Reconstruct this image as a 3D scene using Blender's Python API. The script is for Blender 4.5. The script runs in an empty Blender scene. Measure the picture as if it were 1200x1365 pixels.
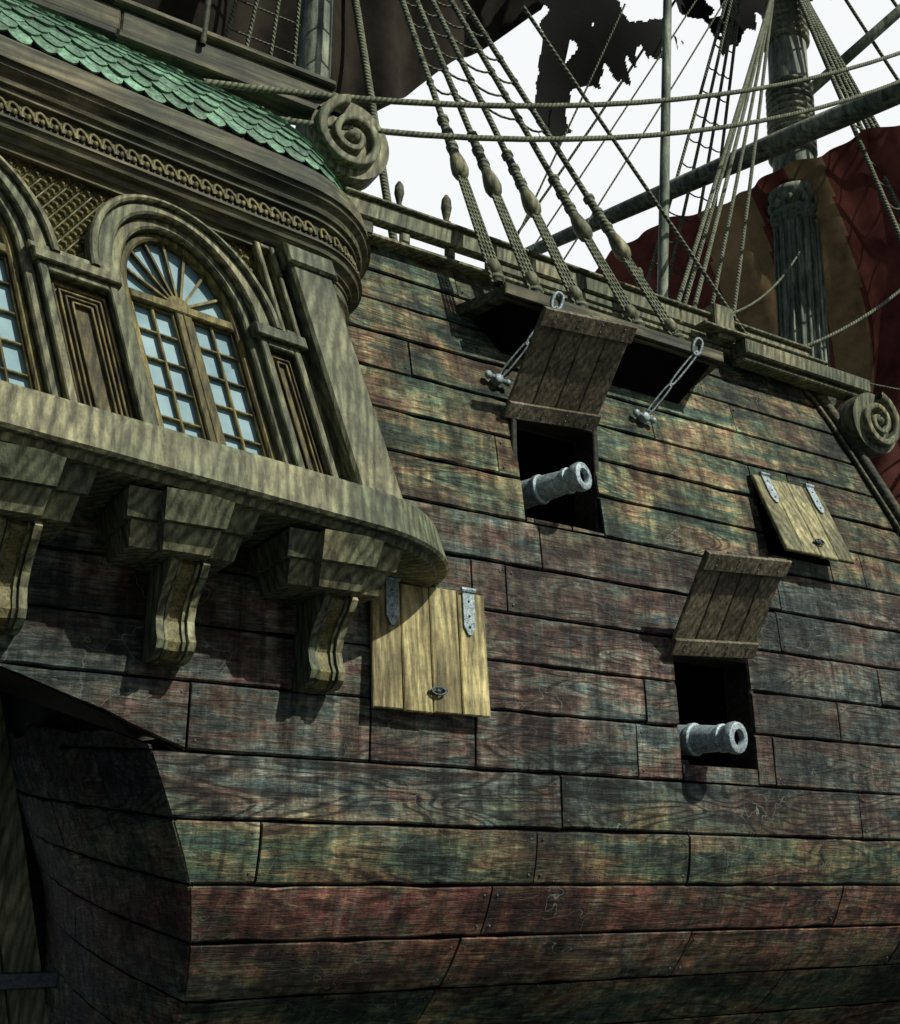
import bpy, math, random
from mathutils import Vector, noise, Matrix
random.seed(7)
R=math.radians
sc=bpy.context.scene
# ------------------------------------------------------------------ helpers
class MB:
    def __init__(s): s.v=[];s.f=[];s.r=[];s.uv={}
    def quad(s,a,b,c,d,r=0.0):
        n=len(s.v);s.v+= [a,b,c,d];s.f.append((n,n+1,n+2,n+3));s.r.append(r)
    def grid(s,rows,r=0.0,skip=None,closed=False):
        n=len(s.v);m=len(rows);k=len(rows[0])
        for row in rows: s.v+=row
        for i in range(m-1):
            for j in range(k if closed else k-1):
                if skip and skip(i,j): continue
                j2=(j+1)%k
                s.f.append((n+i*k+j,n+i*k+j2,n+(i+1)*k+j2,n+(i+1)*k+j));s.r.append(r)
    def prism(s,bot,top,r=None):
        if r is None:r=random.random()
        n=len(s.v);k=len(bot);s.v+=list(bot)+list(top)
        for i in range(k):
            j=(i+1)%k
            s.f.append((n+i,n+j,n+k+j,n+k+i));s.r.append(r)
        s.f.append(tuple(n+i for i in range(k-1,-1,-1)));s.r.append(r)
        s.f.append(tuple(n+k+i for i in range(k)));s.r.append(r)
    def box(s,x0,x1,y0,y1,z0,z1,r=None,c=0.012):
        s.tbox(lambda x,y,z:(x,y,z),x0,x1,y0,y1,z0,z1,r,c)
    def tbox(s,T,a0,a1,b0,b1,c0,c1,r=None,c=0.012):
        if r is None:r=random.random()
        c=min(c,abs(a1-a0)*.3,abs(c1-c0)*.3,abs(b1-b0)*.45)
        def ring(b,i): return [T(a0+i,b,c0+i),T(a1-i,b,c0+i),T(a1-i,b,c1-i),T(a0+i,b,c1-i)]
        sg=1 if b1>b0 else -1
        rows=[ring(b1,c),ring(b1-sg*c,0),ring(b0+sg*c,0),ring(b0,c)]
        s.grid(rows,r,closed=True)
        n=len(s.v);s.v+=ring(b0,c)+ring(b1,c)
        s.f.append((n,n+1,n+2,n+3));s.r.append(r);s.f.append((n+7,n+6,n+5,n+4));s.r.append(r)
    def tube(s,pts,rad,seg=8,r=None,cap=False):
        if r is None:r=random.random()
        pts=[Vector(p) for p in pts];n0=len(s.v);L=0
        rads=rad if isinstance(rad,(list,tuple)) else [rad]*len(pts)
        up=Vector((0,0,1))
        d0=(pts[1]-pts[0]).normalized()
        if abs(d0.z)>.9: up=Vector((1,0,0))
        nrm=(up-d0*up.dot(d0)).normalized()
        for i,p in enumerate(pts):
            d=(pts[min(i+1,len(pts)-1)]-pts[max(i-1,0)]).normalized()
            nrm=(nrm-d*nrm.dot(d)).normalized();b=d.cross(nrm)
            if i: L+=(p-pts[i-1]).length
            for j in range(seg):
                a=2*math.pi*j/seg
                s.uv[len(s.v)]=(j/seg,L)
                s.v.append(tuple(p+(nrm*math.cos(a)+b*math.sin(a))*rads[i]))
        m=len(pts)
        for i in range(m-1):
            for j in range(seg):
                j2=(j+1)%seg
                s.f.append((n0+i*seg+j,n0+i*seg+j2,n0+(i+1)*seg+j2,n0+(i+1)*seg+j));s.r.append(r)
        if cap:
            s.f.append(tuple(n0+j for j in range(seg-1,-1,-1)));s.r.append(r)
            s.f.append(tuple(n0+(m-1)*seg+j for j in range(seg)));s.r.append(r)
    def lathe(s,o,axis,prof,seg=24,r=None):
        if r is None:r=random.random()
        o=Vector(o);ax=Vector(axis).normalized()
        up=Vector((1,0,0)) if abs(ax.z)>.9 else Vector((0,0,1))
        n=(up-ax*up.dot(ax)).normalized();b=ax.cross(n);rows=[]
        for t,q in prof:
            rows.append([tuple(o+ax*t+(n*math.cos(2*math.pi*j/seg)+b*math.sin(2*math.pi*j/seg))*q) for j in range(seg)])
            for j in range(seg): s.uv[len(s.v)+(len(rows)-1)*seg+j]=(j/seg,t)
        s.grid(rows,r,closed=True)
    def ball(s,c,rx,ry,rz,seg=10,rings=6,r=None):
        if r is None:r=random.random()
        rows=[]
        for i in range(rings+1):
            th=math.pi*i/rings
            rows.append([(c[0]+rx*math.sin(th)*math.cos(2*math.pi*j/seg),c[1]+ry*math.sin(th)*math.sin(2*math.pi*j/seg),c[2]+rz*math.cos(th)) for j in range(seg)])
        s.grid(rows,r,closed=True)
    def make(s,name,mat,parent=None,smooth=False,norm=True):
        me=bpy.data.meshes.new(name)
        me.from_pydata([tuple(q) for q in s.v],[],s.f)
        me.update()
        at=me.attributes.new("rnd",'FLOAT','FACE');at.data.foreach_set("value",s.r)
        if s.uv:
            uv=me.uv_layers.new(name="UVMap")
            for l in me.loops:
                q=s.uv.get(l.vertex_index)
                if q: uv.data[l.index].uv=q
        if norm:
            import bmesh
            bm=bmesh.new();bm.from_mesh(me)
            if not s.uv: bmesh.ops.remove_doubles(bm,verts=bm.verts,dist=1e-5)
            bmesh.ops.recalc_face_normals(bm,faces=bm.faces)
            bm.to_mesh(me);bm.free()
        if smooth:
            me.polygons.foreach_set("use_smooth",[True]*len(me.polygons))
        me.materials.append(mat)
        o=bpy.data.objects.new(name,me);bpy.context.collection.objects.link(o)
        if parent:o.parent=parent
        return o
def empty(name):
    o=bpy.data.objects.new(name,None);bpy.context.collection.objects.link(o);return o

# ------------------------------------------------------------------ materials
class NT:
    def __init__(s,name):
        s.m=bpy.data.materials.new(name);s.m.use_nodes=True;s.t=s.m.node_tree
        s.b=s.t.nodes["Principled BSDF"];s.tc=s.n("ShaderNodeTexCoord")
    def n(s,t,**k):
        q=s.t.nodes.new(t)
        for a,b in k.items(): setattr(q,a,b)
        return q
    def l(s,a,b): s.t.links.new(a,b)
    def set(s,sock,v):
        if hasattr(v,"default_value") or hasattr(v,"is_linked"): s.l(v,sock)
        else: sock.default_value=v
    def math(s,op,a,b=0.0,c=None,clamp=False):
        q=s.n("ShaderNodeMath",operation=op);q.use_clamp=clamp
        s.set(q.inputs[0],a);s.set(q.inputs[1],b)
        if c is not None:s.set(q.inputs[2],c)
        return q.outputs[0]
    def mapping(s,vec,scale,loc=(0,0,0),rot=(0,0,0)):
        q=s.n("ShaderNodeMapping");s.l(vec,q.inputs[0]);q.inputs[1].default_value=loc;q.inputs[2].default_value=rot;q.inputs[3].default_value=scale
        return q.outputs[0]
    def noise(s,vec,scale=1,det=4,rough=.6,dist=0.0):
        q=s.n("ShaderNodeTexNoise");s.l(vec,q.inputs["Vector"]);q.inputs["Scale"].default_value=scale;q.inputs["Detail"].default_value=det;q.inputs["Roughness"].default_value=rough;q.inputs["Distortion"].default_value=dist
        return q.outputs[0]
    def ramp(s,f,stops):
        q=s.n("ShaderNodeValToRGB");s.l(f,q.inputs[0]);e=q.color_ramp.elements
        while len(e)<len(stops): e.new(.5)
        for i,(p,c) in enumerate(stops):
            e[i].position=p;e[i].color=(c[0],c[1],c[2],1) if isinstance(c,tuple) else (c,c,c,1)
        return q.outputs[0]
    def mix(s,f,a,b,mode='MIX'):
        q=s.n("ShaderNodeMix",data_type='RGBA',blend_type=mode);s.set(q.inputs[0],f)
        for i,v in ((6,a),(7,b)):
            if isinstance(v,tuple): q.inputs[i].default_value=(v[0],v[1],v[2],1)
            else: s.l(v,q.inputs[i])
        return q.outputs[2]
    def hsv(s,col,sat,val):
        q=s.n("ShaderNodeHueSaturation");q.inputs["Saturation"].default_value=sat;q.inputs["Value"].default_value=val;s.l(col,q.inputs["Color"]);return q.outputs[0]
    def bump(s,h,st=.5,dist=.01,prev=None):
        q=s.n("ShaderNodeBump");q.inputs["Strength"].default_value=st;q.inputs["Distance"].default_value=dist;s.l(h,q.inputs["Height"])
        if prev:s.l(prev,q.inputs["Normal"])
        return q.outputs[0]
    def rndvec(s,k=17.0):
        a=s.n("ShaderNodeAttribute");a.attribute_name="rnd"
        v=s.n("ShaderNodeVectorMath",operation='SCALE');v.inputs[0].default_value=(k,k*.37,k*.71);s.l(a.outputs["Fac"],v.inputs[3])
        ad=s.n("ShaderNodeVectorMath",operation='ADD');s.l(s.tc.outputs["Object"],ad.inputs[0]);s.l(v.outputs[0],ad.inputs[1])
        return ad.outputs[0],a.outputs["Fac"]
    def figure(s,vec,scale,k=55.0):
        f=s.noise(s.mapping(vec,scale),1,1.5,.45,.6)
        return s.math('MULTIPLY_ADD',s.math('SINE',s.math('MULTIPLY',f,k)),.5,.5)
    def out(s,col,rough=.7,nrm=None,metal=0.0,spec=.3):
        s.l(col,s.b.inputs["Base Color"]);s.set(s.b.inputs["Roughness"],rough);s.b.inputs["Metallic"].default_value=metal
        s.b.inputs["Specular IOR Level"].default_value=spec
        if nrm:s.l(nrm,s.b.inputs["Normal"])
        return s.m

def hull_mat():
    m=NT("weathered_hull_planks")
    rv,rnd=m.rndvec()
    ob=m.tc.outputs["Object"]
    sep=m.n("ShaderNodeSeparateXYZ");m.l(ob,sep.inputs[0]);Z=sep.outputs[2]
    # colour follows the weather more than the single plank: blend of world and plank coordinates
    bl=m.n("ShaderNodeVectorMath",operation='SCALE');at=m.n("ShaderNodeVectorMath",operation='ADD')
    m.l(rv,bl.inputs[0]);bl.inputs[3].default_value=.10;m.l(bl.outputs[0],at.inputs[0]);m.l(ob,at.inputs[1]);wv=at.outputs[0]
    big=m.noise(m.mapping(wv,(.7,.7,2.6)),1,5,.70,.5)
    col=m.ramp(big,[(.30,(.010,.020,.015)),(.40,(.028,.054,.036)),(.47,(.070,.092,.045)),(.52,(.145,.125,.055)),(.58,(.125,.072,.032)),(.66,(.055,.028,.017)),(.76,(.026,.048,.042))])
    col2=m.ramp(m.noise(m.mapping(wv,(.7,.7,2.4),(3,1,5)),1,5,.72,.4),[(.3,(.010,.017,.018)),(.42,(.034,.050,.047)),(.49,(.088,.092,.070)),(.55,(.090,.055,.038)),(.62,(.046,.024,.019)),(.74,(.034,.054,.056))])
    zz=m.math('ADD',Z,m.math('MULTIPLY',m.math('SUBTRACT',m.noise(ob,1.3,3),.5),1.2))
    q=m.n("ShaderNodeMapRange");m.l(zz,q.inputs[0]);q.inputs[1].default_value=4.0;q.inputs[2].default_value=3.2;q.interpolation_type='SMOOTHSTEP'
    q2=m.n("ShaderNodeMapRange");m.l(zz,q2.inputs[0]);q2.inputs[1].default_value=.3;q2.inputs[2].default_value=.8
    band=m.math('MULTIPLY',q.outputs[0],q2.outputs[0],clamp=True)
    col=m.mix(band,col,col2)
    zr=m.math('ADD',Z,m.math('MULTIPLY',m.math('SUBTRACT',m.noise(m.mapping(ob,(2,2,14)),1,4,.75),.5),.34))
    r1=m.n("ShaderNodeMapRange");m.l(zr,r1.inputs[0]);r1.inputs[1].default_value=.02;r1.inputs[2].default_value=-.05
    r2=m.n("ShaderNodeMapRange");m.l(zr,r2.inputs[0]);r2.inputs[1].default_value=-1.1;r2.inputs[2].default_value=-.3
    redm=m.math('MULTIPLY',m.math('MULTIPLY',r1.outputs[0],r2.outputs[0]),m.ramp(m.noise(m.mapping(ob,(1.6,1.6,5)),1,5,.75),[(.38,.35),(.52,.92)]))
    col=m.mix(redm,col,(.100,.024,.017))
    st=m.noise(m.mapping(ob,(5.5,3,.42)),1,4,.7,.3)
    col=m.mix(1,col,m.ramp(st,[(.33,.30),(.46,.85),(.54,1.15),(.66,2.0)]),'MULTIPLY')
    col=m.mix(m.ramp(m.noise(m.mapping(ob,(8,4,.6),(4,4,4)),1,4,.75),[(.52,0.0),(.70,.55)]),col,(.095,.140,.112))
    g=m.noise(m.mapping(rv,(1.8,1.8,21)),1,5,.72,1.8)
    col=m.mix(.9,col,m.ramp(g,[(.34,.25),(.5,1.0),(.66,1.8)]),'MULTIPLY')
    w=m.figure(rv,(.50,.50,3.0),80)
    f1=m.ramp(m.noise(m.mapping(ob,(.5,.5,1.4),(9,0,0)),1,2),[(.42,.0),(.58,.8)])
    kb=m.math('LESS_THAN',m.math('ABSOLUTE',m.math('SUBTRACT',Z,.77)),.27)
    fm=m.math('MAXIMUM',f1,m.math('MULTIPLY',kb,.9))
    col=m.mix(fm,col,m.ramp(w,[(.05,.20),(.5,1.15)]),'MULTIPLY')
    dk=m.noise(m.mapping(ob,(.55,.55,.8),(2,7,1)),1,5,.7)
    col=m.mix(1,col,m.ramp(dk,[(.36,.30),(.50,.95),(.64,1.5)]),'MULTIPLY')
    sp=m.noise(ob,7,5,.78)
    col=m.mix(1,col,m.ramp(sp,[(.38,.45),(.5,1.0),(.64,1.5)]),'MULTIPLY')
    col=m.mix(1,col,m.ramp(rnd,[(0,.72),(1,1.30)]),'MULTIPLY')
    vo=m.n("ShaderNodeTexVoronoi",feature='DISTANCE_TO_EDGE')
    dv=m.n("ShaderNodeVectorMath",operation='ADD');m.l(m.mapping(ob,(1.1,1.1,1.9)),dv.inputs[0])
    nn=m.n("ShaderNodeTexNoise");m.l(ob,nn.inputs[0]);nn.inputs[2].default_value=3;m.l(nn.outputs[1],dv.inputs[1]);m.l(dv.outputs[0],vo.inputs[0])
    vo.inputs["Scale"].default_value=1.3
    scr=m.math('MULTIPLY',m.ramp(vo.outputs[0],[(0,1.0),(.008,0.0)]),m.ramp(m.noise(ob,.9,2),[(.5,0.0),(.6,.9)]))
    col=m.mix(scr,col,(.20,.24,.20))
    col=m.hsv(col,.88,.93)
    h=m.math('ADD',m.math('MULTIPLY',g,1.0),m.math('MULTIPLY',sp,.8))
    nb=m.bump(h,.9,.025)
    return m.out(col,m.ramp(sp,[(.3,.85),(.7,.55)]),nb,0,.3)
def wood(name,c0,c1,c2,axis='X',freq=22,bump=.7,zebra=.5):
    m=NT(name);rv,rnd=m.rndvec()
    sv={'X':(1.2,freq,freq),'Z':(freq,freq,1.2),'D':(freq,freq,1.2)}[axis]
    rot=(0,R(-14),0) if axis=='D' else (0,0,0)
    g=m.noise(m.mapping(rv,sv,rot=rot),1,4,.7,.3)
    b=m.noise(rv,1.0,2,.5,.2)
    col=m.ramp(b,[(.34,c0),(.5,c1),(.66,c2)])
    col=m.mix(.9,col,m.ramp(g,[(.34,.32),(.5,1.0),(.66,1.8)]),'MULTIPLY')
    # growth-ring stripes running with the grain, gently bent
    mv=m.mapping(rv,(1,1,1),rot=rot);sp_=m.n("ShaderNodeSeparateXYZ");m.l(mv,sp_.inputs[0])
    if axis=='X': acr=m.math('ADD',sp_.outputs[2],m.math('MULTIPLY',sp_.outputs[1],.7));ns=(.5,2.2,2.2)
    else: acr=m.math('ADD',sp_.outputs[0],m.math('MULTIPLY',sp_.outputs[1],.7));ns=(2.2,2.2,.5)
    nz=m.noise(m.mapping(rv,ns,rot=rot),1,2,.5,0)
    s_=m.math('MULTIPLY_ADD',m.math('SINE',m.math('ADD',m.math('MULTIPLY',acr,62.0),m.math('MULTIPLY',nz,26.0))),.5,.5)
    col=m.mix(zebra,col,m.ramp(s_,[(.05,.30),(.5,1.0),(1.0,1.35)]),'MULTIPLY')
    sp=m.noise(m.tc.outputs["Object"],5,5,.8)
    col=m.mix(1,col,m.ramp(sp,[(.36,.68),(.5,1.0),(.64,1.25)]),'MULTIPLY')
    col=m.mix(1,col,m.ramp(rnd,[(0,.78),(1,1.22)]),'MULTIPLY')
    h=m.math('ADD',m.math('MULTIPLY',g,.8),m.math('MULTIPLY',sp,.6))
    return m.out(col,.68,m.bump(h,bump,.015),0,.3)
def metal(name,c0,c1,rough=.5,metalv=.3,sc_=12):
    m=NT(name);rv,rnd=m.rndvec();ob=m.tc.outputs["Object"]
    n=m.noise(ob,sc_,6,.75);n2=m.noise(ob,sc_*5,3,.7)
    col=m.mix(1,m.ramp(n,[(.35,c0),(.62,c1)]),m.ramp(n2,[(.35,.45),(.6,1.3)]),'MULTIPLY')
    col=m.mix(1,col,m.ramp(rnd,[(0,.6),(1,1.35)]),'MULTIPLY')
    return m.out(col,rough,m.bump(m.math('ADD',n,n2),.6,.01),metalv,.4)
def rope_mat(name,c0,c1,k=14):
    m=NT(name)
    sep=m.n("ShaderNodeSeparateXYZ");m.l(m.tc.outputs["UV"],sep.inputs[0])
    ph=m.math('ADD',m.math('MULTIPLY',sep.outputs[0],6.2832*2),m.math('MULTIPLY',sep.outputs[1],6.2832*k))
    s_=m.math('MULTIPLY_ADD',m.math('SINE',ph),.5,.5)
    n=m.noise(m.tc.outputs["Object"],9,4,.7)
    col=m.mix(1,m.ramp(n,[(.35,c0),(.65,c1)]),m.ramp(s_,[(.0,.3),(.5,1.1)]),'MULTIPLY')
    return m.out(col,.8,m.bump(s_,.8,.012),0,.25)
def cloth(name,stripes=None,base=(.02,.02,.017),trans=0.0):
    m=NT(name);ob=m.tc.outputs["Object"]
    n=m.noise(ob,1.2,5,.7)
    if stripes:
        a=m.n("ShaderNodeAttribute");a.attribute_name="rnd"
        col=m.ramp(a.outputs["Fac"],[(0,stripes[0]),(1,stripes[1])])
    else: 
        q=m.n("ShaderNodeRGB");q.outputs[0].default_value=(*base,1);col=q.outputs[0]
    col=m.mix(1,col,m.ramp(n,[(.3,.45),(.7,1.5)]),'MULTIPLY')
    wv=m.noise(ob,140,2,.5)
    mat=m.out(col,.9,m.bump(m.math('ADD',n,m.math('MULTIPLY',wv,.15)),.4,.04),0,.1)
    if trans:
        tr=m.n("ShaderNodeBsdfTranslucent");m.l(col,tr.inputs[0]);mx=m.n("ShaderNodeMixShader");mx.inputs[0].default_value=trans
        o=m.t.nodes["Material Output"];m.l(m.b.outputs[0],mx.inputs[1]);m.l(tr.outputs[0],mx.inputs[2]);m.l(mx.outputs[0],o.inputs[0])
    return mat
M_hull=hull_mat()
M_trim=wood("weathered_trim_wood",(.080,.094,.056),(.130,.138,.080),(.185,.178,.102),'D',13,zebra=.55)
M_trimx=wood("moulding_wood",(.034,.040,.024),(.072,.074,.042),(.12,.105,.06),'X',16,zebra=.5)
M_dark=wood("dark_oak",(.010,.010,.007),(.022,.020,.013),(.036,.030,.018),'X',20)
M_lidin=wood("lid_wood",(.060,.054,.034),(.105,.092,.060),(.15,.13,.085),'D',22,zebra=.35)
M_gold=wood("yellow_pine",(.15,.13,.06),(.27,.23,.105),(.37,.325,.155),'Z',18,zebra=.45)
M_gold2=wood("weathered_pine",(.10,.10,.050),(.20,.185,.09),(.28,.26,.13),'Z',20,zebra=.45)
M_frame=wood("window_frame_wood",(.055,.050,.018),(.125,.108,.038),(.19,.16,.06),'D',18,zebra=.4)
M_panel=wood("carved_panel_wood",(.045,.038,.016),(.10,.083,.032),(.15,.125,.050),'D',18,zebra=.5)
M_green=metal("verdigris_copper",(.050,.105,.065),(.135,.27,.17),.5,.15,5)
M_iron=metal("galvanised_iron",(.12,.15,.16),(.36,.45,.47),.5,.3,16)
M_diron=metal("dark_iron",(.03,.04,.045),(.10,.13,.14),.5,.5,20)
M_rope=rope_mat("hemp_rope",(.065,.080,.052),(.19,.205,.135))
M_mast=wood("mast_wood",(.090,.118,.088),(.16,.19,.14),(.22,.245,.18),'Z',10,zebra=.3)
M_wrap=wood("wrapped_rope",(.07,.085,.055),(.16,.17,.11),(.23,.225,.15),'D',20,zebra=.2)
M_latt=metal("gilt_lattice",(.06,.055,.020),(.17,.15,.06),.6,.1,8)
mb=NT("gap_and_shade_black");q=mb.n("ShaderNodeRGB");q.outputs[0].default_value=(.004,.004,.004,1);M_black=mb.out(q.outputs[0],.95,None,0,.05)  # near-black: backs open joints, paints shade inside ports and under the channel
g=NT("leaded_glass");gc=g.ramp(g.noise(g.tc.outputs["Object"],2.2,4,.6),[(.3,(.12,.22,.26)),(.7,(.29,.44,.48))]);M_glass=g.out(gc,.5,None,0,.12)  # sky reflection painted into the panes as a pale cyan base colour
M_sail=cloth("striped_sailcloth",((.088,.030,.024),(.145,.105,.056)),trans=.3)
M_dsail=cloth("dark_sailcloth",None,(.024,.021,.015))
M_flag=cloth("black_flag_cloth",None,(.004,.004,.004))

# ------------------------------------------------------------------ hull shape
ROWS=[-3.4,-2.9,-2.4,-1.90,-1.42,-.92,-.45,0,.5,1.03,1.6,2.08,2.58,3.1,3.62,4.12,4.6,5.08,5.55,6.0,6.42,6.84]
def Yh(x,z):
    y=9+.03*max(0,z-1.5)**2+.36*max(0,.5-z)**2
    if x>14: y+=.016*(x-14)**2
    return y
def ztop(x):
    P=[(-9,6.84),(12.05,6.84),(12.2,6.7),(12.4,6.27),(12.75,5.45),(13.1,4.72),(13.5,4.45),(40,4.45)]
    for (a,b),(c,d) in zip(P,P[1:]):
        if x<=c: return b+(d-b)*(x-a)/(c-a)
    return 4.45
def zcount(x):
    return -9 if x>2.84 else 1.11+.40*(2.84-x)-.03*(2.84-x)**2
def xt(z):
    return 3.2-.42*max(0,z)+.26*max(0,-z)
ports=[(6.60,7.66,3.68,4.90),(8.46,9.58,1.22,2.40),(4.74,5.86,1.56,2.62),(10.25,11.35,3.85,4.82)]
hull=empty("wooden_ship_hull")
H=MB();N=MB()
def hull_piece(B,xa,xb,zl,zh,r,off,gap,left=None,bev=True,surf=Yh,low=zcount,top=ztop,mapf=None):
    n=max(2,int((xb-xa)/.22))
    us=[0,.012/(xb-xa)]+[i/n for i in range(1,n)]+[1-.012/(xb-xa),1]
    us=sorted(set(us))
    hts=[0,.035,.2,.4,.6,.8,.965,1]
    rows=[]
    for j,v in enumerate(hts):
        row=[]
        for i,u in enumerate(us):
            x=xa+(xb-xa)*u
            a=max(zl,low(x));b=min(zh,top(x))
            if b<a: b=a
            jit=.024*(noise.noise((x*2.3,zl*3.1,r*9)))+.016*noise.noise((x*9,zl*7,r*5))
            jt=.024*(noise.noise((x*2.3,zh*3.1,r*9)))+.016*noise.noise((x*9,zh*7,r*5))
            g_=gap if b-a>.05 else 0
            a2=a+g_+(max(0,jit) if bev else 0);b2=b-g_-(max(0,jt) if bev else 0)
            z=a2+(b2-a2)*v
            xx=x
            if left:
                lx=left(z);xx=lx+(xb-lx)*u
            xx+= gap*(1-2*u) if (u<.001 or u>.999) else 0
            o=off
            if bev and (j in(0,len(hts)-1) or i in(0,len(us)-1)): o-=.022
            elif bev: o+=.006*noise.noise((xx*1.7,z*5,r*7))
            if mapf: row.append(mapf(xx,z,o))
            else: row.append((xx,surf(xx,z)-o,z))
        rows.append(row)
    cols=[min(zh,top(xa+(xb-xa)*u))-max(zl,low(xa+(xb-xa)*u))>.02 for u in us]
    B.grid(rows,r,skip=lambda i,j:not(cols[j] or cols[j+1]))
def rect_sub(xa,xb,zl,zh):
    pcs=[(xa,xb,zl,zh)]
    for (pa,pb,pl,ph) in ports:
        new=[]
        for (a,b,l,h) in pcs:
            if b<=pa or a>=pb or h<=pl or l>=ph: new.append((a,b,l,h));continue
            if a<pa-.02:new.append((a,pa,l,h))
            if b>pb+.02:new.append((pb,b,l,h))
            m0,m1=max(a,pa),min(b,pb)
            if l<pl-.03:new.append((m0,m1,l,pl))
            if h>ph+.03:new.append((m0,m1,ph,h))
        pcs=new
    return pcs
JO={7:[3.75,6.55,8.5,12.3],8:[6.85,11.2],9:[3.06,7.85,9.85],10:[4.0,8.0],6:[6.1,10.9],5:[5.9]}
for k in range(len(ROWS)-1):
    zl,zh=ROWS[k],ROWS[k+1]
    below=zh<=1.04
    x0=xt((zl+zh)/2) if below else -3.0
    js=list(JO.get(k,[]))
    x=(js[-1] if js else x0+random.uniform(.8,2.6))
    if not js: js=[x]
    while x<25:
        x+=random.uniform(2.6,5.2);js.append(x)
    xs=[x0]+[j for j in js if j<25.5 and j>x0+.4]+[26]
    for a,b in zip(xs,xs[1:]):
        r=random.random();off=random.uniform(0,.014)
        for (pa,pb,pl,ph) in rect_sub(a,b,zl,zh):
            hull_piece(H,pa,pb,pl,ph,r,off,.007,left=xt if (below and pa==x0) else None)
        if b<14:
            for dx in(-.07,.07):
                for zz in (zl+.09,zh-.09):
                    X=b+dx
                    if any(pa-.05<X<pb+.05 and pl-.05<zz<ph+.05 for pa,pb,pl,ph in ports) or zz>ztop(X)-.05 or zz<zcount(X):continue
                    N.ball((X,Yh(X,zz)-off-.001,zz),.014,.008,.014,8,4)
H.make("side_planking",M_hull,hull)
N.make("nail_heads",M_diron,hull,True)
B=MB()
for k in range(len(ROWS)-1):
    zl,zh=ROWS[k],ROWS[k+1];below=zh<=1.04;x0=xt((zl+zh)/2) if below else -3.0
    for (pa,pb,pl,ph) in rect_sub(x0,26,zl,zh):
        hull_piece(B,pa,pb,pl,ph,0,-.03,0,left=xt if (below and pa==x0) else None,bev=False)
B.make("inner_planking",M_black,hull)
T_=MB();T2=MB()
def trf(u,z,o):
    zz=z+.10*u if z<1.2 else z
    return (xt(zz)-o-.02*u*(3.6-u),Yh(5,zz)+u,zz)
def ttop(u): return 1.07+.16*u if u<3.5 else 1.07+.16*(7-u)
trows=[r_ for r_ in ROWS if r_<=1.04]+[1.6,2.1]
for k in range(len(trows)-1):
    zl,zh=trows[k],trows[k+1]
    c=random.uniform(.9,2.6)
    for a,b in ((0.0,c),(c,3.5),(3.5,7.0)):
        hull_piece(T_,a,b,zl,zh,random.random(),random.uniform(0,.01),.006,low=lambda u:-9,top=ttop,mapf=trf)
        hull_piece(T2,a,b,zl,zh,0,-.03,0,bev=False,low=lambda u:-9,top=ttop,mapf=trf)
T_.make("transom_planking",M_hull,hull);T2.make("transom_backing",M_black,hull)
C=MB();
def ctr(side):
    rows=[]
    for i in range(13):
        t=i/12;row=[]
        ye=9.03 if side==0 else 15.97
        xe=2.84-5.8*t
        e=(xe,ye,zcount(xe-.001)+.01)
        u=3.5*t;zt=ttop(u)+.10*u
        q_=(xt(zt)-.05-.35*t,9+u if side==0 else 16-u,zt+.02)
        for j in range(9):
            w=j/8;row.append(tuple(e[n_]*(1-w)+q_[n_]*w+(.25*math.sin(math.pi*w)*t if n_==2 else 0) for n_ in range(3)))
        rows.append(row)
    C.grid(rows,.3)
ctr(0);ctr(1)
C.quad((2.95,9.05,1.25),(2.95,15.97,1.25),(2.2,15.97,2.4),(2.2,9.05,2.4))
C.make("counter_underside",M_dark,hull)  # darker wood paints in the shade below the counter
D=MB()
D.quad((-3,9.75,6.3),(12.4,9.75,6.3),(12.4,16,6.3),(-3,16,6.3));D.quad((12.2,9.2,4.1),(26,11.2,4.1),(26,14.5,4.1),(12.2,16,4.1))
D.quad((12.3,9.3,4.1),(12.3,9.7,6.3),(12.3,16,6.3),(12.3,16,4.1))
D.make("deck",M_dark,hull)
D=MB();D.quad((3,16,-3),(26,14.5,-3),(26,14.5,4.4),(3,16,4.4));D.quad((-3,16,1.0),(12.4,16,1.0),(12.4,16,6.8),(-3,16,6.8))
D.make("far_side_planking",M_dark,hull)
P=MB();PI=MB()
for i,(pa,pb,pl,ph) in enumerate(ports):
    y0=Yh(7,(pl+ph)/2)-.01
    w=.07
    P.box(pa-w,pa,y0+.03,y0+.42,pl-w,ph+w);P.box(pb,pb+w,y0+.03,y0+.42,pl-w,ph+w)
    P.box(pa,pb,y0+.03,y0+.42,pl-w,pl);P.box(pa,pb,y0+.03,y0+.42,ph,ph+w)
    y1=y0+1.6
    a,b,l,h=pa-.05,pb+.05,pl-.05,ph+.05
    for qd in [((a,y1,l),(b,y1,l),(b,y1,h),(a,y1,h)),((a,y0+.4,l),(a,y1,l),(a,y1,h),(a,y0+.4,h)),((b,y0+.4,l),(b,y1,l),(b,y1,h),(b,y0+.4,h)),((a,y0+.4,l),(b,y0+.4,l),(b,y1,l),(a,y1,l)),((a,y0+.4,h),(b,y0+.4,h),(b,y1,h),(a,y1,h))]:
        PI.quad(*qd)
P.make("port_linings",M_dark,hull);PI.make("port_interiors",M_black,hull)  # black boxes close the ports off and paint the darkness inside
W=MB()
pts=[(x,Yh(x,ztop(x))-.05,ztop(x)) for x in [11.9,12.05,12.12,12.2,12.3,12.4,12.55,12.75,12.95,13.1,13.3,13.5,14,15,17,20,24]]
W.tube(pts,.085,8);W.tube([(x-.13,y-.02,z-.12) for x,y,z in pts],.035,6)
W.make("sheer_moulding",M_trimx,hull,True)
RD=MB()
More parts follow.
